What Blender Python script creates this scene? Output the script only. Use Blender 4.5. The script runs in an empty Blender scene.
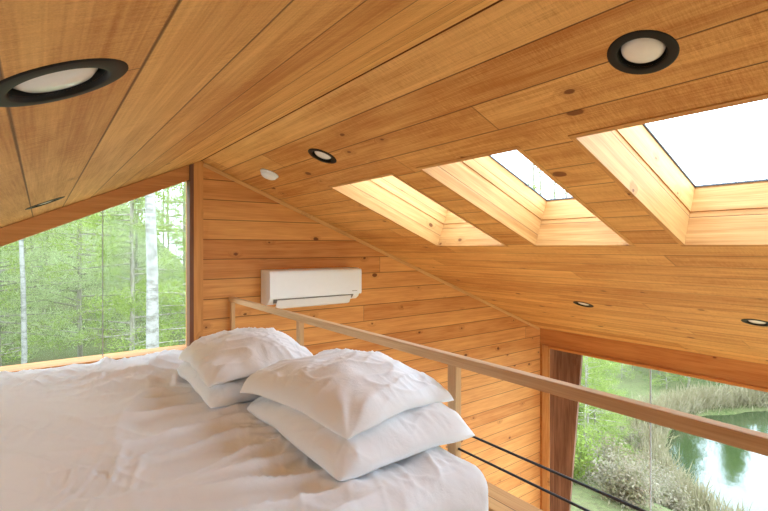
import bpy, bmesh, math, random, time
import numpy as np
from mathutils import Vector, Matrix, noise
T0=time.time()
scene=bpy.context.scene
coll=scene.collection
EYE=3.4; RX=0.94; RZ=EYE+0.63
TR=.4;TL=.46
ANG=math.atan(TR); CA=math.cos(ANG); SA=math.sin(ANG)
ANL=math.atan(TL); CL=math.cos(ANL); SL=math.sin(ANL)
MR=Matrix(((CA,0,SA,RX),(0,1,0,0),(-SA,0,CA,RZ),(0,0,0,1)))
ML=Matrix(((CL,0,-SL,RX),(0,1,0,0),(SL,0,CL,RZ),(0,0,0,1)))
def roofz(x): return RZ-(TR if x>RX else TL)*abs(x-RX)

# ---------------- node helpers
class NT:
    def __init__(s,name):
        m=bpy.data.materials.new(name); m.use_nodes=True
        s.m=m; s.t=m.node_tree; s.n=s.t.nodes; s.l=s.t.links
        s.n.clear()
        s.out=s.n.new('ShaderNodeOutputMaterial')
    def new(s,t,**k):
        x=s.n.new(t)
        for a,b in k.items(): setattr(x,a,b)
        return x
    def con(s,sock,v):
        if isinstance(v,bpy.types.NodeSocket): s.l.new(v,sock)
        elif v is not None: sock.default_value=v
    def M(s,op,a,b=None,c=None,clamp=False):
        x=s.new('ShaderNodeMath',operation=op); x.use_clamp=clamp
        s.con(x.inputs[0],a); s.con(x.inputs[1],b)
        if c is not None: s.con(x.inputs[2],c)
        return x.outputs[0]
    def MR(s,v,a,b,c,d):
        x=s.new('ShaderNodeMapRange'); s.con(x.inputs[0],v)
        for i,q in enumerate((a,b,c,d)): s.con(x.inputs[i+1],q)
        return x.outputs[0]
    def comb(s,a,b,c):
        x=s.new('ShaderNodeCombineXYZ'); s.con(x.inputs[0],a); s.con(x.inputs[1],b); s.con(x.inputs[2],c); return x.outputs[0]
    def mix(s,f,a,b,blend='MIX'):
        x=s.new('ShaderNodeMix',data_type='RGBA',blend_type=blend)
        s.con(x.inputs[0],f); s.con(x.inputs[6],a); s.con(x.inputs[7],b); return x.outputs[2]
    def noise(s,vec,scale,detail=3,rough=.5,dist=0.):
        x=s.new('ShaderNodeTexNoise'); s.con(x.inputs['Vector'],vec)
        x.inputs['Scale'].default_value=scale; x.inputs['Detail'].default_value=detail
        x.inputs['Roughness'].default_value=rough; x.inputs['Distortion'].default_value=dist
        return x.outputs['Fac']
    def princ(s,col,rough=.5,spec=.5,metal=0.,bump=None,bstr=.3,bdist=.01,**k):
        p=s.new('ShaderNodeBsdfPrincipled')
        s.con(p.inputs['Base Color'],col); s.con(p.inputs['Roughness'],rough)
        p.inputs['Specular IOR Level'].default_value=spec; p.inputs['Metallic'].default_value=metal
        for a,b in k.items(): p.inputs[a.replace('_',' ')].default_value=b
        if bump is not None:
            b=s.new('ShaderNodeBump'); b.inputs['Strength'].default_value=bstr; b.inputs['Distance'].default_value=bdist
            s.con(b.inputs['Height'],bump); s.l.new(b.outputs[0],p.inputs['Normal'])
        s.l.new(p.outputs[0],s.out.inputs[0]); return p
def C(r,g,b): return (r,g,b,1)
def srgb(r,g,b):
    f=lambda c:((c/255+0.055)/1.055)**2.4 if c>10 else c/255/12.92
    return (f(r),f(g),f(b),1)

def wood(name,cA,cB,w=0.2,L=2.6,knots=.3,groove=.0022,rough=.55,gr=1.0,voff=0.,kdark=srgb(112,60,26),bvar=.5,saw=0.,krad=.085):
    t=NT(name)
    uv=t.new('ShaderNodeTexCoord').outputs['UV']
    sp=t.new('ShaderNodeSeparateXYZ'); t.l.new(uv,sp.inputs[0]); U,V=sp.outputs[0],sp.outputs[1]
    V=t.M('ADD',V,voff)
    q=t.M('DIVIDE',V,w); row=t.M('FLOOR',q); fv=t.M('FRACT',q)
    wn=t.new('ShaderNodeTexWhiteNoise',noise_dimensions='1D'); t.l.new(row,wn.inputs['W']); rr=wn.outputs['Value']
    U2=t.M('ADD',U,t.M('MULTIPLY',rr,7.3))
    uq=t.M('DIVIDE',U2,L); seg=t.M('FLOOR',uq); fu=t.M('FRACT',uq)
    wn2=t.new('ShaderNodeTexWhiteNoise',noise_dimensions='2D'); t.l.new(t.comb(row,seg,0),wn2.inputs['Vector']); rs=wn2.outputs['Value']
    vo=t.new('ShaderNodeTexVoronoi',voronoi_dimensions='2D'); vo.inputs['Scale'].default_value=1
    t.l.new(t.comb(t.M('MULTIPLY',U2,3.3),t.M('ADD',t.M('MULTIPLY',V,5.0),t.M('MULTIPLY',rr,3.)),0),vo.inputs['Vector'])
    sc=t.new('ShaderNodeSeparateColor'); t.l.new(vo.outputs['Color'],sc.inputs[0])
    irr=t.noise(t.comb(t.M('MULTIPLY',U2,28),t.M('MULTIPLY',V,34),0),1.,2,.5)
    d=t.M('ADD',vo.outputs['Distance'],t.M('MULTIPLY',t.M('SUBTRACT',irr,.5),.06))
    mask=t.M('GREATER_THAN',sc.outputs[0],1-knots)
    rad=t.M('MULTIPLY_ADD',t.M('POWER',sc.outputs[1],2.2),krad,.012)
    kf=t.M('MULTIPLY',t.MR(t.M('SUBTRACT',d,rad),0,.02,1,0),mask)
    halo=t.M('MULTIPLY',t.MR(d,.03,.2,1,0),mask)
    warp=t.M('MULTIPLY',halo,2.2)
    g1=t.noise(t.comb(t.M('MULTIPLY',U2,1.1),t.M('ADD',t.M('MULTIPLY',V,26),warp),t.M('MULTIPLY',rs,60)),1.,4,.55,.8)
    g2=t.noise(t.comb(t.M('MULTIPLY',U2,5),t.M('MULTIPLY',V,210),t.M('MULTIPLY',rs,30)),1.,2,.5)
    g3=t.noise(t.comb(t.M('MULTIPLY',U2,1.7),t.M('MULTIPLY',V,7),t.M('MULTIPLY',rs,20)),1.,3,.6)
    f=t.M('ADD',t.M('MULTIPLY',t.M('SUBTRACT',g1,.5),1.15*gr),t.M('MULTIPLY',t.M('SUBTRACT',g2,.5),.8*gr))
    f=t.M('ADD',f,t.M('MULTIPLY',t.M('SUBTRACT',g3,.5),1.0))
    if saw>0:
        g4=t.noise(t.comb(t.M('MULTIPLY',U2,230),t.M('MULTIPLY',V,22),rs),1.,2,.6)
        g6=t.noise(t.comb(t.M('MULTIPLY',U2,420),t.M('MULTIPLY',V,420),rs),1.,2,.6)
        g5=t.noise(t.comb(t.M('MULTIPLY',U2,3.1),t.M('MULTIPLY',V,9),rs),1.,2,.6)
        f=t.M('ADD',f,t.M('MULTIPLY',t.M('MULTIPLY',t.M('SUBTRACT',g4,.5),t.MR(g5,.35,.65,.3,1.4)),saw))
        f=t.M('ADD',f,t.M('MULTIPLY',t.M('SUBTRACT',g6,.5),saw*.8))
    f=t.M('ADD',f,t.M('MULTIPLY_ADD',rs,bvar,.5-bvar/2),clamp=True)
    col=t.mix(f,cA,cB)
    col=t.mix(t.M('MULTIPLY',halo,.2),col,kdark)
    col=t.mix(t.M('MULTIPLY',kf,.85),col,kdark)
    e=t.M('MINIMUM',fv,t.M('SUBTRACT',1,fv)); e=t.M('MULTIPLY',e,w)
    gv=t.MR(e,groove*.5,groove*1.6,1,0)
    e2=t.M('MULTIPLY',t.M('MINIMUM',fu,t.M('SUBTRACT',1,fu)),L); gu=t.MR(e2,groove*.3,groove,1,0)
    g=t.M('MAXIMUM',gv,gu) if groove>0 else 0.0
    if groove>0: col=t.mix(t.M('MULTIPLY',g,.78),col,srgb(78,42,18))
    h=t.M('SUBTRACT',t.M('MULTIPLY',t.M('ADD',g1,g4 if saw>0 else g2),.35),g)
    t.princ(col,rough,.3,bump=h,bstr=.5,bdist=.004)
    return t.m
cA=srgb(240,192,120); cB=srgb(186,122,58)
W_CEILR=wood('ceiling_pine',cA,cB,.165,3.8,.24,saw=.9,bvar=.5,groove=.0022)
W_CEILL=wood('ceiling_pine_boards',cA,cB,.162,4.5,.12,voff=.9096-.162*5,saw=.9,bvar=.5,groove=.0022)
W_WALL=wood('wall_pine',srgb(234,172,100),srgb(188,116,56),.148,6.5,.42,bvar=.45,groove=.0027,krad=.07,kdark=srgb(98,48,20))
W_LIGHT=wood('light_pine',srgb(226,178,114),srgb(186,130,72),.15,6,.4,groove=.0015,gr=1.3)
W_RAIL=wood('rail_oak',srgb(226,190,144),srgb(192,148,102),.6,9,.05,groove=0)
W_TRIM=wood('trim_pine',srgb(218,156,88),srgb(182,114,56),.6,9,.1,groove=0)
W_DARK=wood('dark_timber',srgb(128,84,60),srgb(80,50,36),.6,9,.1,groove=0,gr=.7)
W_OLD=wood('weathered_timber',srgb(168,130,104),srgb(104,72,54),.6,9,.1,groove=0,gr=1.1)
W_FLOOR=wood('floor_pine',srgb(232,200,156),srgb(205,162,114),.14,2.4,.2)

def plain(name,col,rough=.5,spec=.5,metal=0.,nz=0.06,scale=30):
    t=NT(name); o=t.new('ShaderNodeTexCoord').outputs['Object']
    n=t.noise(o,scale,3); c=t.mix(n,tuple([x*(1-nz) for x in col[:3]]+[1]),tuple([min(1,x*(1+nz)) for x in col[:3]]+[1]))
    t.princ(c,rough,spec,metal,bump=n,bstr=.05,bdist=.002); return t.m
BLACK=plain('black_metal',C(.010,.009,.008),.5,.22)
CABLE=plain('black_cable',C(.015,.015,.017),.4)
WHITEP=plain('white_plastic',C(.86,.9,.95),.35,nz=.02)
GREYP=plain('grey_plastic',C(.35,.34,.33),.5)
LGREYP=plain('off_white_plastic',C(.76,.79,.83),.45,nz=.02)
DARKP=plain('dark_vent',C(.2,.2,.2),.6)
BULB=plain('frosted_lamp',C(.86,.87,.86),.12)
FRAMEM=plain('charcoal_frame',C(.07,.07,.08),.5)
def fabric(name,col):
    t=NT(name); o=t.new('ShaderNodeTexCoord').outputs['Object']
    n=t.noise(o,9,5,.6,.6); n2=t.noise(o,900,2)
    t.princ(t.mix(n,tuple([x*.985 for x in col[:3]]+[1]),col),.85,.15,bump=t.M('ADD',t.M('MULTIPLY',n,.6),t.M('MULTIPLY',n2,.03)),bstr=.4,bdist=.02,Sheen_Weight=.1)
    return t.m
COTTON=fabric('white_cotton',C(.93,.955,.985)); COTTON2=fabric('pillow_cotton',C(.93,.955,.98))
def glassm(name,tint=C(.98,.985,.98)):
    t=NT(name); a=t.new('ShaderNodeBsdfTransparent'); a.inputs[0].default_value=tint
    g=t.new('ShaderNodeBsdfGlossy'); g.inputs['Roughness'].default_value=.01
    lw=t.new('ShaderNodeLayerWeight'); lw.inputs[0].default_value=.2
    mx=t.new('ShaderNodeMixShader'); t.l.new(t.M('MULTIPLY_ADD',lw.outputs['Fresnel'],.12,.003,clamp=True),mx.inputs[0])
    t.l.new(a.outputs[0],mx.inputs[1]); t.l.new(g.outputs[0],mx.inputs[2]); t.l.new(mx.outputs[0],t.out.inputs[0]); return t.m
GLASS=glassm('window_glass')

# ---------------- mesh helpers
def setuv(me,g):
    a,b=[i for i in range(3) if i!=g]
    uvl=me.uv_layers.new(name='UVMap')
    for l in me.loops:
        c=me.vertices[l.vertex_index].co
        uvl.data[l.index].uv=(c[g],c[a]+c[b])
def mesh_obj(name,verts,faces,mat,g=0,M=None,parent=None,bevel=0,smooth=False,kind=None,fix=True):
    me=bpy.data.meshes.new(name); me.from_pydata([tuple(v) for v in verts],[],faces); me.update()
    if fix:
        bm=bmesh.new(); bm.from_mesh(me); bmesh.ops.recalc_face_normals(bm,faces=bm.faces); bm.to_mesh(me); bm.free()
    setuv(me,g)
    if mat: me.materials.append(mat)
    if smooth:
        for p in me.polygons: p.use_smooth=True
    ob=bpy.data.objects.new(name,me); coll.objects.link(ob)
    if M is not None: ob.matrix_world=M
    if parent: ob.parent=parent
    if bevel:
        b=ob.modifiers.new('bev','BEVEL'); b.width=bevel; b.segments=2; b.limit_method='ANGLE'
    if kind: ob['kind']=kind
    return ob
BF=[(0,3,2,1),(4,5,6,7),(0,1,5,4),(1,2,6,5),(2,3,7,6),(3,0,4,7)]
def boxv(a,b):
    x0,y0,z0=a;x1,y1,z1=b
    return [(x0,y0,z0),(x1,y0,z0),(x1,y1,z0),(x0,y1,z0),(x0,y0,z1),(x1,y0,z1),(x1,y1,z1),(x0,y1,z1)]
def boxes(name,bl,mat,g=0,**k):
    v=[];f=[]
    for a,b in bl:
        o=len(v); v+=boxv(a,b); f+=[tuple(i+o for i in q) for q in BF]
    return mesh_obj(name,v,f,mat,g,fix=False,**k)
def prism(name,poly,y0,y1,mat,g=0,axis='y',**k):
    n=len(poly)
    if axis=='y': v=[(p[0],y0,p[1]) for p in poly]+[(p[0],y1,p[1]) for p in poly]
    else: v=[(y0,p[0],p[1]) for p in poly]+[(y1,p[0],p[1]) for p in poly]
    f=[tuple(range(n)),tuple(range(2*n-1,n-1,-1))]+[(i,(i+1)%n,(i+1)%n+n,i+n) for i in range(n)]
    return mesh_obj(name,v,f,mat,g,**k)
def lathe(name,prof,mat,M=None,parent=None,seg=48,smooth=True):
    v=[];f=[]
    for r,z in prof:
        for i in range(seg):
            a=2*math.pi*i/seg; v.append((r*math.cos(a),r*math.sin(a),z))
    for j in range(len(prof)-1):
        for i in range(seg):
            k=(i+1)%seg; f.append((j*seg+i,j*seg+k,(j+1)*seg+k,(j+1)*seg+i))
    return mesh_obj(name,v,f,mat,0,M=M,parent=parent,smooth=smooth,fix=False)
def empty(name,loc=(0,0,0),M=None,parent=None,**p):
    e=bpy.data.objects.new(name,None); coll.objects.link(e); e.empty_display_size=.1
    if M is not None: e.matrix_world=M
    else: e.location=loc
    if parent: e.parent=parent
    for a,b in p.items(): e[a]=b
    return e
def tag(o,label,cat,group=None,kind=None):
    o['label']=label;o['category']=cat
    if group:o['group']=group
    if kind:o['kind']=kind
    return o

# ---------------- shell
YF=3.5;YB=-3.0;XL=-3.2;XR=5.1
SK=[(1.955,2.64),(1.14,1.755),(.34,.925),(-.5,.09)]  # last opening is added out of view to bring in more sky light
SKL_ADDED=[(2.0,2.63),(1.15,1.74),(.34,.925),(-.5,.09)]  # left-roof openings added out of view to light the bed
SKD=[.31,.3,.3,.3,.3]
S0=(1.515-RX)/CA;S1=(2.5-RX)/CA
T0_=-3.1;T1_=-2.02
LR=[(.339,.557),(.339,2.25),(3.026,2.146),(3.026,.947)]
LL=[(-1.0127,.711),(-1.0127,2.68)]
def slab(name,s0,s1,y0,y1,th,holes,mat,M):
    ss=sorted({s0,s1,*[h[0] for h in holes],*[h[1] for h in holes]})
    ys=sorted({y0,y1,*[h[2] for h in holes],*[h[3] for h in holes]})
    v=[];f=[];idx={}
    def vi(x,y,z):
        k=(round(x,5),round(y,5),z)
        if k not in idx: idx[k]=len(v); v.append((x,y,z))
        return idx[k]
    solid=lambda i,j: 0<=i<len(ss)-1 and 0<=j<len(ys)-1 and not any(h[0]<(ss[i]+ss[i+1])/2<h[1] and h[2]<(ys[j]+ys[j+1])/2<h[3] for h in holes)
    for i in range(len(ss)-1):
        for j in range(len(ys)-1):
            if not solid(i,j): continue
            a,b,c,d=ss[i],ss[i+1],ys[j],ys[j+1]
            f.append((vi(a,c,0),vi(a,d,0),vi(b,d,0),vi(b,c,0)))
            f.append((vi(a,c,th),vi(b,c,th),vi(b,d,th),vi(a,d,th)))
            if not solid(i-1,j): f.append((vi(a,c,0),vi(a,c,th),vi(a,d,th),vi(a,d,0)))
            if not solid(i+1,j): f.append((vi(b,c,0),vi(b,d,0),vi(b,d,th),vi(b,c,th)))
            if not solid(i,j-1): f.append((vi(a,c,0),vi(b,c,0),vi(b,c,th),vi(a,c,th)))
            if not solid(i,j+1): f.append((vi(a,d,0),vi(a,d,th),vi(b,d,th),vi(b,d,0)))
    return mesh_obj(name,v,f,mat,1,M=M,kind='structure')
hs=.0585
th=.27
sR=(XR+.12-RX)/CA; sL=(XL-.12-RX)/CL
tag(slab('ceiling',0,sR,YB-.12,YF+.12,th,[(S0,S1,a,b) for a,b in SK]+[(s-hs,s+hs,y-hs,y+hs) for s,y in LR],W_CEILR,MR),'sloping ceiling of knotty pine boards with skylight openings','ceiling')
tag(slab('ceiling.001',sL,0,YB-.12,YF+.12,th,[(T0_,T1_,a,b) for a,b in SKL_ADDED]+[(s-hs,s+hs,y-hs,y+hs) for s,y in LL],W_CEILL,ML),'sloping ceiling of warm pine boards','ceiling')
tag(boxes('floor',[((XL,YB,-.15),(XR,YF,0))],W_FLOOR,0,kind='structure'),'pine board floor of the lower level','floor')
tag(boxes('floor.001',[((XL,YB,2.36),(1.2,YF,2.52))],W_FLOOR,1,kind='structure'),'sleeping loft platform of light pine','floor')
tag(boxes('trim_1',[((1.09,YB,2.52),(1.21,YF,2.61))],W_LIGHT,1,kind='structure',bevel=.004),'light pine curb board along the loft edge','trim')
SILL=2.665;WX=.868
tag(prism('wall_north',[(WX,0),(XR+.12,0),(XR+.12,roofz(XR+.12)),(RX,RZ),(WX,roofz(WX))],YF,YF+.12,W_WALL,0,kind='structure'),'orange knotty pine board gable wall','wall')
tag(prism('wall_north.001',[(XL,0),(WX,0),(WX,SILL-.03),(-2.2,SILL-.03),(-2.2,roofz(-2.2)),(XL,roofz(XL))],YF,YF+.12,W_WALL,0,kind='structure'),'pine board wall below the gable window','wall')
HZ=EYE-1.236
def wl(n,b,mat,g,lab):
    return tag(boxes(n,b,mat,g,kind='structure'),lab,'wall')
wl('wall_east',[((XR,YB,HZ+.0),(XR+.12,YF,roofz(XR)-.0)),((XR,YB,0),(XR+.12,YF,.08)),((XR,3.46,.08),(XR+.12,YF,HZ))],W_TRIM,1,'pine header above the tall eave windows')
wl('wall_west',[((XL-.12,YB,0),(XL,YF,roofz(XL)))],W_WALL,1,'low pine board eave wall')
tag(prism('wall_south',[(XL,0),(-2.4,0),(-2.4,2.36),(.9,2.36),(.9,roofz(.9)),(XL,roofz(XL))],YB-.12,YB,W_WALL,0,kind='structure'),'pine board wall beside the added gable glazing, shaped to limit its light','wall')  # unseen; upper left closed up to lessen fill light on the bed
tag(prism('wall_south.001',[(4.3,0),(XR,0),(XR,roofz(XR)),(4.3,roofz(4.3))],YB-.12,YB,W_WALL,0,kind='structure'),'pine board wall beside the added gable glazing, shaped to limit its light','wall')
def win(name,label):
    return empty(name,label=label,category='window',kind='structure')
w=win('window_1','triangular gable window with dark timber post and pine sill')
prism('glass',[(-2.2,SILL),(.33,SILL),(.33,roofz(.33)-.02),(-2.2,roofz(-2.2)-.02)],YF+.05,YF+.056,GLASS,0,parent=w)
prism('glass',[(.335,SILL),(WX,SILL),(WX,roofz(WX)-.02),(.335,roofz(.335)-.02)],YF+.05,YF+.056,GLASS,0,parent=w)
prism('post',[(WX+.018,SILL-.03),(.952,SILL-.03),(.952,roofz(.952)-.004),(.94,RZ-.004),(WX+.018,roofz(WX+.018)-.004)],YF-.03,YF+.06,W_TRIM,2,parent=w)
prism('jamb',[(WX-.01,SILL-.03),(WX+.018,SILL-.03),(WX+.018,roofz(WX+.018)-.004),(WX-.01,roofz(WX-.01)-.004)],YF-.032,YF+.06,W_DARK,2,parent=w)
prism('header',[(-2.2,roofz(-2.2)-.11),(WX,roofz(WX)-.11),(WX,roofz(WX)-.003),(-2.2,roofz(-2.2)-.003)],YF-.02,YF+.1,W_TRIM,0,parent=w)
boxes('sill',[((-2.2,YF-.07,SILL-.03),(WX,YF+.12,SILL+.012))],W_TRIM,0,parent=w,bevel=.003)
boxes('glazing_joint',[((.330,YF+.048,SILL),(.335,YF+.058,roofz(.33)-.08))],GREYP,2,parent=w)
wi=2
def skylight(Mx,S0,S1,a,b,D):
    global wi
    e=win('window_%d'%wi,'skylight with deep light pine shaft, from a set of seen and added ones'); e.matrix_world=Mx; wi+=1  # serves the visible skylights and those added unseen for light
    t_=.02
    def pc(n,bl,mat,g,bev=0): 
        o=boxes(n,bl,mat,g,bevel=bev); o.parent=e; return o
    z0=-.004
    pc('shaft_liner',[((S0,a,z0),(S0+t_,b,D)),((S1-t_,a,z0),(S1,b,D))],W_LIGHT,1)
    pc('shaft_liner',[((S0+t_,a,z0),(S1-t_,a+t_,D)),((S0+t_,b-t_,z0),(S1-t_,b,D))],W_LIGHT,0)
    h=.005
    pc('sash_frame',[((S0+t_,a+t_,D-.13),(S1-t_,a+t_+h,D)),((S0+t_,b-t_-h,D-.13),(S1-t_,b-t_,D))],W_LIGHT,0)
    pc('sash_frame',[((S1-t_-h,a+t_+h,D-.13),(S1-t_,b-t_-h,D)),((S0+t_,a+t_+h,D-.13),(S0+t_+h,b-t_-h,D))],W_LIGHT,1)
    k=t_+h+.006
    pc('glazing_bead',[((S0-.02,a-.02,D),(S1+.02,a+k,D+.008)),((S0-.02,b-k,D),(S1+.02,b+.02,D+.008)),((S0-.02,a+k,D),(S0+k,b-k,D+.008)),((S1-k,a+k,D),(S1+.02,b-k,D+.008))],FRAMEM,0)
    pc('glass',[((S0,a,D+.009),(S1,b,D+.014))],GLASS,0)
for (a,b),D in zip(SK,SKD): skylight(MR,S0,S1,a,b,D)
for (a,b) in SKL_ADDED: skylight(ML,T0_,T1_,a,b,.3)
ys=[3.35,2.2,.9,-.4,-1.7,-3.0]
for i in range(5):
    w=win('window_%d'%wi,'tall fixed eave window with slim joint'); wi+=1
    y1,y0=ys[i],ys[i+1]
    boxes('glass',[((XR+.05,y0+.005,.08),(XR+.056,y1-.005,HZ))],GLASS,2,parent=w)
    boxes('glazing_joint',[((XR+.045,y0-.005,.08),(XR+.06,y0+.005,HZ))],GREYP,2,parent=w)
tag(boxes('trim_2',[((XR-.02,3.36,.0),(XR+.1,3.46,HZ))],W_LIGHT,2,kind='structure',bevel=.003),'light pine window jamb','trim')
tag(boxes('trim_3',[((XR-.03,YB,HZ-.03),(XR+.1,3.36,HZ+.0))],W_TRIM,1,kind='structure',bevel=.003),'pine head trim over the eave windows','trim')
tag(prism('trim_4',[(3.36,.0),(3.36,HZ-.03),(2.94,HZ-.03),(3.12,.0)],XR+.0,XR+.035,W_OLD,2,axis='x',kind='structure'),'tapering weathered brown timber board beside the window','trim')
w=win('window_%d'%wi,'tall gable glazing added behind the camera to let in sky light')  # unseen rear window, added to let sky light into the room
prism('glass',[(-2.4,0.1),(4.3,.1),(4.3,roofz(4.3)-.02),(RX,RZ-.02),(.9,RZ-.03),(.9,2.36),(-2.4,2.36)],YB-.06,YB-.054,GLASS,0,parent=w)
boxes('mullion',[((.9,YB-.1,0),(.98,YB-.02,RZ-.03)),((-2.4,YB-.1,2.36),(4.3,YB-.02,2.46))],W_TRIM,2,parent=w)
tag(boxes('trim_5',[((.03,YF-.015,-.028),((XR-RX)/CA-.03,YF,-.002))],W_LIGHT,0,kind='structure',M=MR),'thin pine cove strip along the gable slope','trim')
tag(prism('shadow_strip',[(RX-.005,RZ-.003),(RX,RZ-.004),(RX+.0035,RZ-.003),(RX,RZ+.004)],YB,YF,plain('painted_shadow_seam',srgb(104,60,30),.8,.1),1,kind='structure'),'dark strip painted as the shadow gap where the ceiling slopes meet','trim')  # painted dark strip stands for the shadow gap at the ridge

# ---------------- recessed lights
def downlight(M):
    e=empty('recessed_light',M=M)
    lathe('trim_ring',[(.0575,.004),(.058,-.002),(.062,-.003),(.079,-.002),(.0832,-.001),(.0834,.0)],BLACK,parent=e)
    lathe('baffle',[(.0574,.004),(.056,.02),(.055,.05),(.0,.052)],BLACK,parent=e)
    lathe('lamp_lens',[(.0,-.003),(.022,-.0015),(.040,.002),(.049,.008),(.052,.016),(.051,.048)],BULB,parent=e)
    return e
for (s,y) in LR: tag(downlight(MR@Matrix.Translation((s,y,0))),'round recessed ceiling light with black trim ring','light','recessed ceiling lights')
for (s,y) in LL: tag(downlight(ML@Matrix.Translation((s,y,0))),'round recessed ceiling light with black trim ring','light','recessed ceiling lights')
sd=empty('smoke_detector',M=MR@Matrix.Translation((.338,2.98,0)))
lathe('base',[(0,-.001),(.064,-.001),(.064,-.008),(.06,-.011),(0,-.011)],WHITEP,parent=sd)
lathe('cover',[(.056,-.010),(.056,-.018),(.050,-.028),(.038,-.036),(.02,-.041),(0,-.042)],WHITEP,parent=sd)
tag(sd,'white round smoke detector on the pine ceiling','smoke detector')

# ---------------- AC
ac=empty('air_conditioner',loc=(1.81,YF,3.1)); tag(ac,'white wall-mounted mini split air conditioner','air conditioner')
def rprof(name,prof,x0,x1,mat,bev=.006):
    n=len(prof); v=[(x0,p[0],p[1]) for p in prof]+[(x1,p[0],p[1]) for p in prof]
    f=[tuple(range(n)),tuple(range(2*n-1,n-1,-1))]+[(i,(i+1)%n,(i+1)%n+n,i+n) for i in range(n)]
    return mesh_obj(name,v,f,mat,0,parent=ac,bevel=bev)
H=.12
rprof('body',[(0,H),(-.17,H),(-.185,H-.01),(-.185,-.08),(-.16,-.125),(-.12,-.15),(0,-.15)],-.412,.412,WHITEP)
rprof('front_panel',[(-.186,H-.006),(-.196,H-.012),(-.20,H-.03),(-.20,-.088),(-.194,-.101),(-.186,-.101)],-.418,.418,WHITEP,.004)
rprof('air_outlet',[(-.18,-.101),(-.1862,-.101),(-.1855,-.107),(-.165,-.135)],-.38,.34,DARKP,0)
rprof('louver',[(-.198,-.107),(-.204,-.111),(-.172,-.172),(-.135,-.184),(-.13,-.174),(-.163,-.160)],-.36,.31,LGREYP,.003)
rprof('indicator_panel',[(-.1995,-.07),(-.2015,-.07),(-.2015,-.075),(-.1995,-.075)],.32,.37,GREYP,0)

# ---------------- railing
rl=empty('railing',loc=(1.16,1.5,2.61)); tag(rl,'pine guard railing with black cables along the loft edge','railing')
def rb(n,a,b,mat,g,bev=.003):
    o=boxes(n,[((a[0]-1.16,a[1]-1.5,a[2]-2.61),(b[0]-1.16,b[1]-1.5,b[2]-2.61))],mat,g,parent=rl,bevel=bev); return o
rb('handrail',(1.143,YB,2.988),(1.176,YF-.002,3.024),W_RAIL,1)
for y in (3.455,2.33,1.14,-.02,-1.2,-2.4): rb('post',(1.145,y-.02,2.61),(1.174,y+.02,2.988),W_RAIL,2)
def rod(name,p0,p1,r,mat,parent=None,seg=12):
    p0=Vector(p0);p1=Vector(p1);d=p1-p0;q=d.to_track_quat('Z','Y').to_matrix()
    v=[];
    for e in (p0,p1):
        for i in range(seg):
            a=2*math.pi*i/seg; v.append(e+q@Vector((r*math.cos(a),r*math.sin(a),0)))
    f=[(i,(i+1)%seg,(i+1)%seg+seg,i+seg) for i in range(seg)]+[tuple(range(seg))[::-1],tuple(range(seg,2*seg))]
    return mesh_obj(name,v,f,mat,0,parent=parent,smooth=False)
for z in (2.766,2.702): rod('cable',(0,YB-1.5,z-2.61),(0,YF-1.502,z-2.61),.004,CABLE,rl)

# ---------------- bed
bed=empty('bed',loc=(.0,1.78,2.52)); tag(bed,'low bed with white mattress on the loft floor','bed')
BX0,BX1,BY0,BY1,BZ=-1.1,1.01,.885,2.93,2.742
boxes('base',[((BX0+.04,BY0+.04-1.78,0),(BX1-.04,BY1-.04-1.78,.05))],W_TRIM,0,parent=bed)
boxes('mattress',[((BX0,BY0-1.78,.05),(BX1-.03,BY1-1.78,BZ-2.52-.01))],COTTON,0,parent=bed,bevel=.04)
def N(x,y,z=0): return noise.noise(Vector((x,y,z)))
def sst(a,b,x):
    t=min(1,max(0,(x-a)/(b-a))); return t*t*(3-2*t)
def ridge(v,sh=3): return (1-min(1,abs(v)*2.2))**sh
def duvh(x,y):
    wx=x+.08*N(x*2.1,y*2.1,5);wy=y+.08*N(x*2.1,y*2.1,9)
    p=wx*.93-wy*.36; q=wx*.36+wy*.93
    m1=.15+.85*sst(-.1,.25,N(x*1.3,y*1.3,50))
    h=.017*m1*ridge(N(p*4.2,q*.8,1.),3)
    p2=wx*.75+wy*.66; q2=-wx*.66+wy*.75
    h+=.009*ridge(N(p2*6.2,q2*1.2,4.),3)*sst(-.15,.25,N(x*1.5,y*1.5,30))
    near=math.exp(-((x-.40)/.28)**2)
    h+=.034*near*ridge(N(wy*6.5+wx*1.5,wx*1.5,12.),3)
    m2=.3+.7*sst(-.2,.2,N(x*2.,y*2.,90))
    h+=m2*(.008*ridge(N(p*11+1.5*N(x*3,y*3,2),q*1.6,61.),4)+.006*ridge(N(p2*15,q2*2.6,71.),4)+.0035*ridge(N(p*28,q*5,81.),3))
    h+=.014*N(x*1.4,y*1.4,20)+.0008*N(x*22,y*22,3)+.014*sst(.75,1.0,x)
    return h
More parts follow.
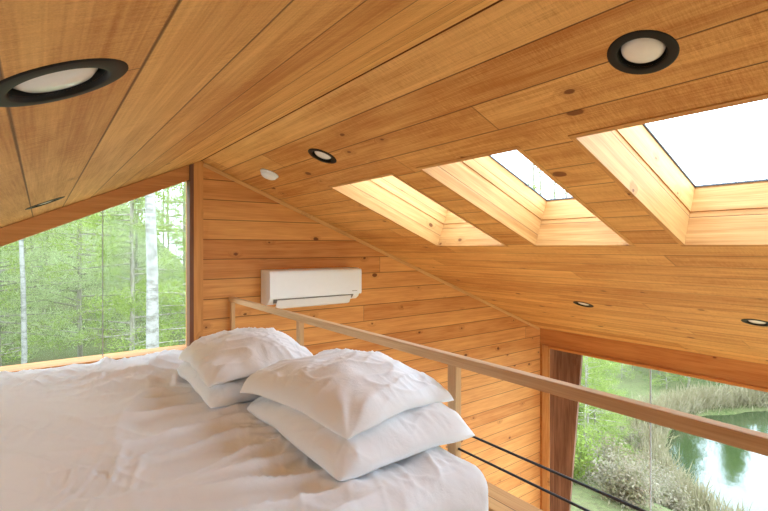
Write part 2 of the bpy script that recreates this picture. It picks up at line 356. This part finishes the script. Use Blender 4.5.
def duvet():
    nx,ny=380,380; R=.065
    ax0,ax1,ay0,ay1=BX0-.2,BX1+.17,BY0-.26,BY1+.2
    V=[];F=[]
    ix0,ix1,iy0,iy1=BX0+.03,BX1-.04,BY0+.03,BY1-.03
    for j in range(ny+1):
        for i in range(nx+1):
            u=ax0+(ax1-ax0)*i/nx; v=ay0+(ay1-ay0)*j/ny
            cx=min(ix1,max(ix0,u));cy=min(iy1,max(iy0,v)); dx,dy=u-cx,v-cy; e=math.hypot(dx,dy)
            h=duvh(u,v)
            if e<1e-6: x,y,z=u,v,BZ+.03+h
            else:
                nx_,ny_=dx/e,dy/e; a=min(e/R,math.pi/2); dn=max(0,e-R*math.pi/2)
                out=R*math.sin(a); z=BZ+.03-R*(1-math.cos(a))-dn+h*math.cos(a)*.8
                wv=(N(cx*6+cy*6,dn*2+1,7)*.016+.003*N(u*20,v*20,1))*sst(0,1,a)
                out+=max(-.015,wv) ; x,y=cx+nx_*out,cy+ny_*out
            z=max(z,2.535)
            V.append((x,y,z))
    for j in range(ny):
        for i in range(nx):
            a=j*(nx+1)+i; F.append((a,a+1,a+nx+2,a+nx+1))
    o=mesh_obj('duvet',V,F,COTTON,smooth=True,fix=False)
    tag(o,'rumpled white cotton duvet spread over the bed','duvet')
duvet()
def pillow_mesh(seed,th,hx=.345,hy=.25,top=False,drop_=.03):
    nx,ny=150,112; v=[];f=[];idx={}
    for s in (0,1):
        for j in range(ny+1):
            for i in range(nx+1):
                border=i in(0,nx) or j in(0,ny)
                if border and s==1: idx[(i,j,1)]=idx[(i,j,0)]; continue
                a=i/nx*2-1; b=j/ny*2-1
                a=.35*a+.65*math.sin(a*math.pi/2); b=.35*b+.65*math.sin(b*math.pi/2)
                x=hx*a*(1-.045*(1-b*b)*a*a); y=hy*b*(1-.055*(1-a*a)*b*b)
                cc=max(0,abs(a)+abs(b)-1.48)/.52; k=1-.075*cc*cc; x*=k; y*=k
                x+=.008*N(b*3,seed,1.)*abs(a);y+=.008*N(a*3,seed,2.)*abs(b)
                T=max(0,(1-abs(a)**2.8)*(1-abs(b)**2.8))**.52
                ea,eb=1-abs(a),1-abs(b)
                w1=math.exp(-eb/.2)*(1-math.exp(-eb/.04)); w2=math.exp(-ea/.16)*(1-math.exp(-ea/.04))
                pk=w1*N(x*20,b*1.2,seed+s*7)+w2*N(a*1.2,y*22,seed+3+s*7)
                sx=1 if a>0 else -1; sy=1 if b>0 else -1
                dx,dy=hx*sx-x,hy*sy-y; dc=math.hypot(dx,dy); an=math.atan2(abs(dy),abs(dx))
                cr=math.exp(-dc/.15)*(1-math.exp(-dc/.03))*(N(an*3.6+sx*5+sy*9,dc*2.5,seed+11+s)+.2)
                wx=x+.03*N(x*5,y*5,seed);wy=y+.03*N(x*5,y*5,seed+1)
                mk=sst(-.25,.15,N(x*5,y*5,seed+77))
                fine=.008*ridge(N(wx*9-wy*4,wy*3.5+wx*3,seed+45),4)+mk*(.006*ridge(N(wx*16+wy*9,wy*5-wx*4,seed+50),4)+.0042*ridge(N(wx*6-wy*26,wx*6,seed+55),4))
                lump=N(x*4.,y*4.,seed+s*4)*.026+.014*N(wx*5+wy*8,wy*4-wx*5,seed+40)+fine+.0006*N(x*40,y*40,seed)
                z=T*th*.54+(pk*.015+cr*.024+lump)*min(1,T*1.5)
                if s==0:
                    z=-T*th*.44
                    if top: z=z*.7
                rr=math.hypot(a,b)
                z+=-drop_*rr**2.5+.006*N(x*6,y*6,seed+60)*(1-T)
                if not top: z=max(z,-th*.40+.004*(1-s))
                idx[(i,j,s)]=len(v); v.append((x,y,z+th*.40))
    for s in (0,1):
        for j in range(ny):
            for i in range(nx):
                q=(idx[(i,j,s)],idx[(i+1,j,s)],idx[(i+1,j+1,s)],idx[(i,j+1,s)])
                f.append(q if s else q[::-1])
    ob=mesh_obj('tmp_pillow',v,f,COTTON2,fix=False,smooth=True); me=ob.data; bpy.data.objects.remove(ob); return me
def place_pillow(me,loc,rz,tx=0,ty=0,label=''):
    o=bpy.data.objects.new('pillow',me); coll.objects.link(o)
    o.matrix_world=Matrix.Translation(loc)@Matrix.Rotation(math.radians(rz),4,'Z')@Matrix.Rotation(math.radians(tx),4,'X')@Matrix.Rotation(math.radians(ty),4,'Y')
    return tag(o,label,'pillow','white bed pillows')
ZP=BZ+.038
place_pillow(pillow_mesh(1.3,.14,hx=.36,hy=.27,drop_=.014),(.862,1.335,ZP),90,label='plump white pillow lying flat under another pillow')
place_pillow(pillow_mesh(2.7,.145,hx=.35,top=True,drop_=.026),(.86,1.40,ZP+.092),96,0,2,label='plump white pillow resting on top of another pillow')
place_pillow(pillow_mesh(5.1,.14,drop_=.014),(.75,2.06,ZP),268,label='white pillow lying flat under another pillow near the wall')
place_pillow(pillow_mesh(8.9,.145,top=True,drop_=.026),(.755,2.07,ZP+.086),266,0,-2,label='white pillow stacked on top near the wall')

# ---------------- outdoors
def leafmat(name,c1,c2,c3):
    t=NT(name); o=t.new('ShaderNodeNewGeometry').outputs['Position']
    n=t.noise(o,1.3,3,.6); n2=t.noise(o,9,2,.6)
    col=t.mix(t.MR(n,.35,.65,0,1),c1,c2); col=t.mix(t.MR(n2,.4,.7,0,.8),col,c3)
    d=t.new('ShaderNodeBsdfDiffuse'); tr=t.new('ShaderNodeBsdfTranslucent'); mx=t.new('ShaderNodeMixShader'); mx.inputs[0].default_value=.4
    t.l.new(col,d.inputs[0]);t.l.new(col,tr.inputs[0]);t.l.new(d.outputs[0],mx.inputs[1]);t.l.new(tr.outputs[0],mx.inputs[2]);t.l.new(mx.outputs[0],t.out.inputs[0]); return t.m
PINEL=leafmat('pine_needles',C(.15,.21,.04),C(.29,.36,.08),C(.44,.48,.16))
PINE_HAZE=leafmat('haze_tinted_pine_needles',C(.32,.38,.15),C(.46,.5,.24),C(.58,.6,.36))  # distance haze is painted in as a paler needle colour
SPRL=leafmat('spring_leaves',C(.13,.19,.03),C(.22,.28,.06),C(.32,.37,.1))
BLOS=leafmat('pale_blossom',C(.27,.2,.13),C(.44,.37,.28),C(.17,.18,.06))
REED=leafmat('dry_reeds',C(.3,.24,.14),C(.42,.35,.23),C(.23,.21,.09))
def bark(name,c1,c2,sc=(6,6,30),thr=.6,sf=.05):
    t=NT(name); o=t.new('ShaderNodeTexCoord').outputs['Object']; mp=t.new('ShaderNodeMapping'); mp.inputs['Scale'].default_value=sc; t.l.new(o,mp.inputs[0])
    n=t.noise(mp.outputs[0],1,4,.6); t.princ(t.mix(t.MR(n,thr-sf,thr+sf,0,1),c1,c2),.85,.2,bump=n,bstr=.5); return t.m
BIRCH=bark('birch_bark',C(.31,.29,.25),C(.16,.145,.11),(7,7,16),.56,.12); BARK=bark('pine_bark',C(.22,.19,.13),C(.34,.3,.23),(14,14,3),.5)
def tube(pts,rads,seg=8):
    v=[];f=[]
    for k,(p,r) in enumerate(zip(pts,rads)):
        for i in range(seg):
            a=2*math.pi*i/seg; v.append((p[0]+r*math.cos(a),p[1]+r*math.sin(a),p[2]))
    for k in range(len(pts)-1):
        for i in range(seg):
            j=(i+1)%seg; f.append((k*seg+i,k*seg+j,(k+1)*seg+j,(k+1)*seg+i))
    return v,f
def btube(p0,p1,r0,r1,seg=5):
    p0=Vector(p0);p1=Vector(p1);q=(p1-p0).to_track_quat('Z','Y').to_matrix(); v=[]
    for e,r in((p0,r0),(p1,r1)):
        for i in range(seg):
            a=2*math.pi*i/seg; v.append(tuple(e+q@Vector((r*math.cos(a),r*math.sin(a),0))))
    return v,[(i,(i+1)%seg,(i+1)%seg+seg,i+seg) for i in range(seg)]
def cards(cent,n,spread,ln,wd,rng,up=0.0):
    N_=len(cent)*n
    c=np.repeat(cent,n,0)+rng.normal(0,spread,(N_,3))
    d=rng.normal(0,1,(N_,3)); d[:,2]+=up; d/=np.linalg.norm(d,axis=1)[:,None]
    e=np.cross(d,rng.normal(0,1,(N_,3))); e/=np.linalg.norm(e,axis=1)[:,None]+1e-9
    L=ln*rng.uniform(.6,1.3,(N_,1)); Wd=wd*rng.uniform(.7,1.2,(N_,1))
    V=np.stack([c-e*Wd/2,c+d*L*.5-e*Wd*.5,c+d*L,c+d*L*.5+e*Wd*.5],1).reshape(-1,3)
    F=np.arange(N_*4).reshape(-1,4); return V,F
def raw(name,V,F,mat):
    me=bpy.data.meshes.new(name); me.from_pydata(V.tolist() if hasattr(V,'tolist') else V,[],F.tolist() if hasattr(F,'tolist') else F); me.update(); me.materials.append(mat); return me
def tree_meshes(seed,h,R,kind,lm=None):
    rng=np.random.default_rng(seed); tr=random.Random(seed)
    pts=[];rads=[];x=y=0
    for k in range(9):
        z=h*k/8; x+=tr.uniform(-.07,.07);y+=tr.uniform(-.07,.07); pts.append((x,y,z)); rads.append(R*(1-k/8*.85))
    V,F=tube(pts,rads,10); cent=[]
    nb={'pine':76,'birch':30,'leafy':60}[kind]
    for b in range(nb):
        f0={'pine':.06,'birch':.45,'leafy':.15}[kind]
        t=f0+(1-f0)*b/nb; z=h*t; k=min(7,int(t*8)); a=tr.uniform(0,6.28)
        p=Vector(pts[k]).lerp(Vector(pts[k+1]),t*8-k)
        Lb=(h*.19*(1-t)**.7+.3)*tr.uniform(.7,1.1)
        rise={'pine':.05,'birch':.9,'leafy':.5}[kind]
        dirv=Vector((math.cos(a),math.sin(a),rise+tr.uniform(-.15,.15))).normalized()
        q=p+dirv*Lb; v,f=btube(p,q,.02*(1-t)+.008,.004); o=len(V); V+=v; F+=[tuple(i+o for i in g) for g in f]
        for s in range({'pine':11,'birch':4,'leafy':8}[kind]):
            u=tr.uniform(.25,1.05); c=p+dirv*Lb*u+Vector((tr.gauss(0,.14),tr.gauss(0,.14),tr.gauss(0,.06)))
            cent.append(c[:])
    cent=np.array(cent)
    if kind=='pine': LV,LF=cards(cent,26,.08,.14,.016,rng,.35)
    elif kind=='birch': LV,LF=cards(cent,9,.2,.07,.055,rng)
    else: LV,LF=cards(cent,16,.2,.08,.06,rng)
    return raw('trunk',V,F,BIRCH if kind=='birch' else BARK),raw('foliage',LV,LF,lm or (PINEL if kind=='pine' else SPRL))
KM={'pine':[tree_meshes(s,h,.065,'pine') for s,h in((1,11),(2,9),(3,12))],
 'hazepine':[tree_meshes(s,h,.07,'pine',PINE_HAZE) for s,h in((4,12),(5,10))],
 'birch':[tree_meshes(11,13,.125,'birch'),tree_meshes(12,12,.06,'birch')],'leafy':[tree_meshes(21,6,.07,'leafy'),tree_meshes(22,5,.06,'leafy')]}
PC=(18.6,.3);PR=(6.4,6.1);PZ=-3.0
def gz(x,y):
    t=min(1,max(0,(x-6)/7)); t=t*t*(3-2*t); z=-.35-2.45*t
    d=math.hypot((x-PC[0])/PR[0],(y-PC[1])/PR[1])
    if d<1.15: z-= .8*min(1,(1.15-d)/.3)
    if x>26: z+=(x-26)*.06
    if y>24 and x<14: z+=(y-24)*.25*(1-sst(8,14,x))
    return z+.12*noise.noise(Vector((x*.3,y*.3,0)))
n=110;V=[];F=[]
for j in range(n+1):
    for i in range(n+1):
        x=-40+110*i/n;y=-45+110*j/n; V.append((x,y,gz(x,y)))
for j in range(n):
    for i in range(n):
        a=j*(n+1)+i;F.append((a,a+1,a+n+2,a+n+1))
t=NT('meadow'); o=t.new('ShaderNodeTexCoord').outputs['Object']
n1=t.noise(o,.5,4,.6);n2=t.noise(o,9,4,.7)
t.princ(t.mix(t.MR(n2,.35,.65,0,1),t.mix(t.MR(n1,.4,.6,0,1),C(.06,.08,.02),C(.14,.12,.06)),C(.15,.16,.06)),.95,.1,bump=n2,bstr=.6,bdist=.1)
g=mesh_obj('ground',V,F,t.m,smooth=True,kind='structure'); tag(g,'grassy woodland ground sloping to a pond','ground')
t=NT('pond_water'); o=t.new('ShaderNodeTexCoord').outputs['Object']; n1=t.noise(o,3,3)
t.princ(C(.03,.042,.015),.05,.7,bump=n1,bstr=.06,bdist=.05)
seg=96; V=[(PC[0]+PR[0]*1.10*math.cos(6.2832*i/seg)*(1+.06*math.sin(5*6.2832*i/seg)+.03*math.sin(11*6.2832*i/seg)),PC[1]+PR[1]*1.10*math.sin(6.2832*i/seg)*(1+.05*math.cos(3*6.2832*i/seg)+.03*math.cos(13*6.2832*i/seg)),PZ) for i in range(seg)]
po=mesh_obj('pond',V,[tuple(range(seg))],t.m,fix=False); tag(po,'still woodland pond reflecting the sky','pond')
def put(kind,var,x,y,s=1,rz=0,label='',group=None,cat='tree',dz=0):
    tm,lm=KM[kind][var]
    nm={'pine':'pine_tree','hazepine':'pine_tree','birch':'birch_tree','leafy':'sapling_tree'}[kind]
    e=empty(nm,M=Matrix.Translation((x,y,gz(x,y)-.05+dz))@Matrix.Rotation(rz,4,'Z')@Matrix.Scale(s,4)); tag(e,label,cat,group)
    for q,m in(('trunk',tm),('foliage',lm)):
        ob=bpy.data.objects.new(q,m); coll.objects.link(ob); ob.parent=e
rd=random.Random(5)
put('birch',0,1.60,9.3,1,0,'pale birch with straight white trunk outside the gable window','birch trees')
put('birch',1,-.30,12.5,1,1,'slim pale birch among green pines','birch trees')
for x,y,r in((20,13.6,0),(22.5,14.6,2),(18.5,11.4,4),(17.5,12.3,1)): put('birch',0,x,y,1.0,r,'tall birch rising beyond the pond','birch trees')
cnt=0; placed=[(-.3,11.6),]
def far(x,y,d): return all((x-a)**2+(y-b)**2>d*d for a,b in placed)
for k in range(6000):
    y=rd.uniform(11.0,34); x=rd.uniform(-.3*y-2,.45*y+2)
    if cnt>=52: break
    if not far(x,y,2.2 if y<18 else 2.9): continue
    placed.append((x,y))
    if y<16: put('pine',cnt%3,x,y,rd.uniform(.85,1.15),rd.uniform(0,6),'soft green pine tree in the woods','woodland pines')
    else: put('hazepine',cnt%2,x,y,rd.uniform(.9,1.2),rd.uniform(0,6),'pine tree deeper in the woods, haze painted into its pale green','woodland pines')
    cnt+=1
for x,y,s in((8.6,4.9,.34),(9.6,5.4,.42),(10.8,5.9,.5),(12.2,6.5,.5),(11.2,7.6,.6),(13.8,7.4,.55),(14.8,8.8,.6),(13,9.4,.7)):
    put('pine',rd.randrange(3),x,y,s,rd.uniform(0,6),'green pine tree on the slope above the pond','slope pines')
for k in range(20):
    x=rd.uniform(7.5,15);y=x*rd.uniform(.52,.8)+.4
    put('leafy',k%2,x,y,rd.uniform(.35,.6),rd.uniform(0,6),'bright green sapling near the pond','pond saplings')
for k in range(56):
    a=rd.uniform(-1.0,1.35); m_=rd.uniform(1.36,2.3); x=PC[0]+PR[0]*m_*math.cos(a); y=PC[1]+PR[1]*m_*math.sin(a)
    put('leafy' if k%3 else 'pine',k%2,x,y,rd.uniform(.5,.8) if k%3 else rd.uniform(.32,.45),rd.uniform(0,6),'young green tree on the far bank of the pond','bank trees')
rng=np.random.default_rng(7)
def shrub(x,y,r,mat,label,nm='shrub'):
    e=empty(nm,loc=(x,y,gz(x,y)-.05)); tag(e,label,'shrub')
    V=[];F=[];cent=[]
    for b in range(40):
        a=rd.uniform(0,6.28);el=rd.uniform(.3,1.4);L=r*rd.uniform(.6,1.1)
        q=Vector((math.cos(a)*math.cos(el),math.sin(a)*math.cos(el),math.sin(el)))*L
        v,f=btube((0,0,0),q,.015,.004);o=len(V);V+=v;F+=[tuple(i+o for i in g) for g in f]
        for s in range(7): cent.append((q*rd.uniform(.4,1.05))[:])
    for q,m in(('stems',raw('stems',V,F,BARK)),('foliage',raw('foliage',*cards(np.array(cent),14,.12*r,.06,.03,rng),mat))):
        ob=bpy.data.objects.new(q,m); coll.objects.link(ob); ob.parent=e
for x,y,r in((8.4,4.2,.9),(9.6,4.5,.9),(10.7,4.8,.9),(11.7,5.1,.8),(7.3,3.5,.7),(12.6,5.4,.7),(10.2,4.1,.6),(14.4,6.9,.7)): shrub(x,y,r,BLOS,'spring shrub with pale twiggy blossom beside the pond','blossom_shrub')
for x,y,r in((7.3,4.5,.9),(12.9,7.0,1.0),(7.9,5.4,1.0),(11.6,6.4,1.0)): shrub(x,y,r,SPRL,'low bright green leafy shrub')
cent=[]
for k in range(3200):
    a=rd.uniform(-1.2,2.9); rr_=1.11+abs(rd.gauss(0,.07)); x=PC[0]+PR[0]*rr_*math.cos(a);y=PC[1]+PR[1]*rr_*math.sin(a); cent.append((x,y,gz(x,y)-(.15 if a>1.9 else 0)))
V,F=cards(np.array(cent),8,.14,.5,.03,rng,3.0)
ob=bpy.data.objects.new('reeds',raw('reeds',V,F,REED)); coll.objects.link(ob); tag(ob,'dry tan reeds fringing the pond','reeds',kind='stuff')

# ---------------- world & light
wd=bpy.data.worlds.new('w'); scene.world=wd; wd.use_nodes=True; nt=wd.node_tree; nt.nodes.clear()
ou=nt.nodes.new('ShaderNodeOutputWorld');bg=nt.nodes.new('ShaderNodeBackground'); nt.links.new(bg.outputs[0],ou.inputs[0])
tc=nt.nodes.new('ShaderNodeTexCoord');sx=nt.nodes.new('ShaderNodeSeparateXYZ');nt.links.new(tc.outputs['Generated'],sx.inputs[0])
rp=nt.nodes.new('ShaderNodeValToRGB'); nt.links.new(sx.outputs[2],rp.inputs[0])
rp.color_ramp.elements[0].position=0;rp.color_ramp.elements[0].color=(.68,.84,1,1);rp.color_ramp.elements[1].position=.8;rp.color_ramp.elements[1].color=(.63,.81,1,1)
nt.links.new(rp.outputs[0],bg.inputs[0]); bg.inputs[1].default_value=9.2
def portal(M,sx_,sy_):
    l=bpy.data.lights.new('portal','AREA'); l.shape='RECTANGLE'; l.size=sx_;l.size_y=sy_; l.cycles.is_portal=True
    o=bpy.data.objects.new('portal',l); coll.objects.link(o); o.matrix_world=M
for a,b in SK: portal(MR@Matrix.Translation(((S0+S1)/2,(a+b)/2,.385)),S1-S0,b-a)
for a,b in SKL_ADDED: portal(ML@Matrix.Translation(((T0_+T1_)/2,(a+b)/2,.35)),T1_-T0_,b-a)
portal(Matrix.Translation((-.67,YF+.13,3.3))@Matrix.Rotation(math.radians(-90),4,'X'),3.1,1.4)
portal(Matrix.Translation((XR+.13,.2,1.1))@Matrix.Rotation(math.radians(90),4,'Y'),2.1,6.4)
portal(Matrix.Translation((.95,YB-.13,2.05))@Matrix.Rotation(math.radians(90),4,'X'),6.8,4.0)
# ---------------- camera
cam=bpy.data.cameras.new('camera'); co=bpy.data.objects.new('camera',cam); coll.objects.link(co)
cam.sensor_width=36; cam.lens=460/768*36; cam.shift_y=-8.5/768; cam.clip_start=.02
co.location=(0,0,EYE); co.rotation_euler=(math.radians(90),0,-math.atan2(344,460)); scene.camera=co
scene.view_settings.view_transform='Standard'
print('DONE',time.time()-T0)
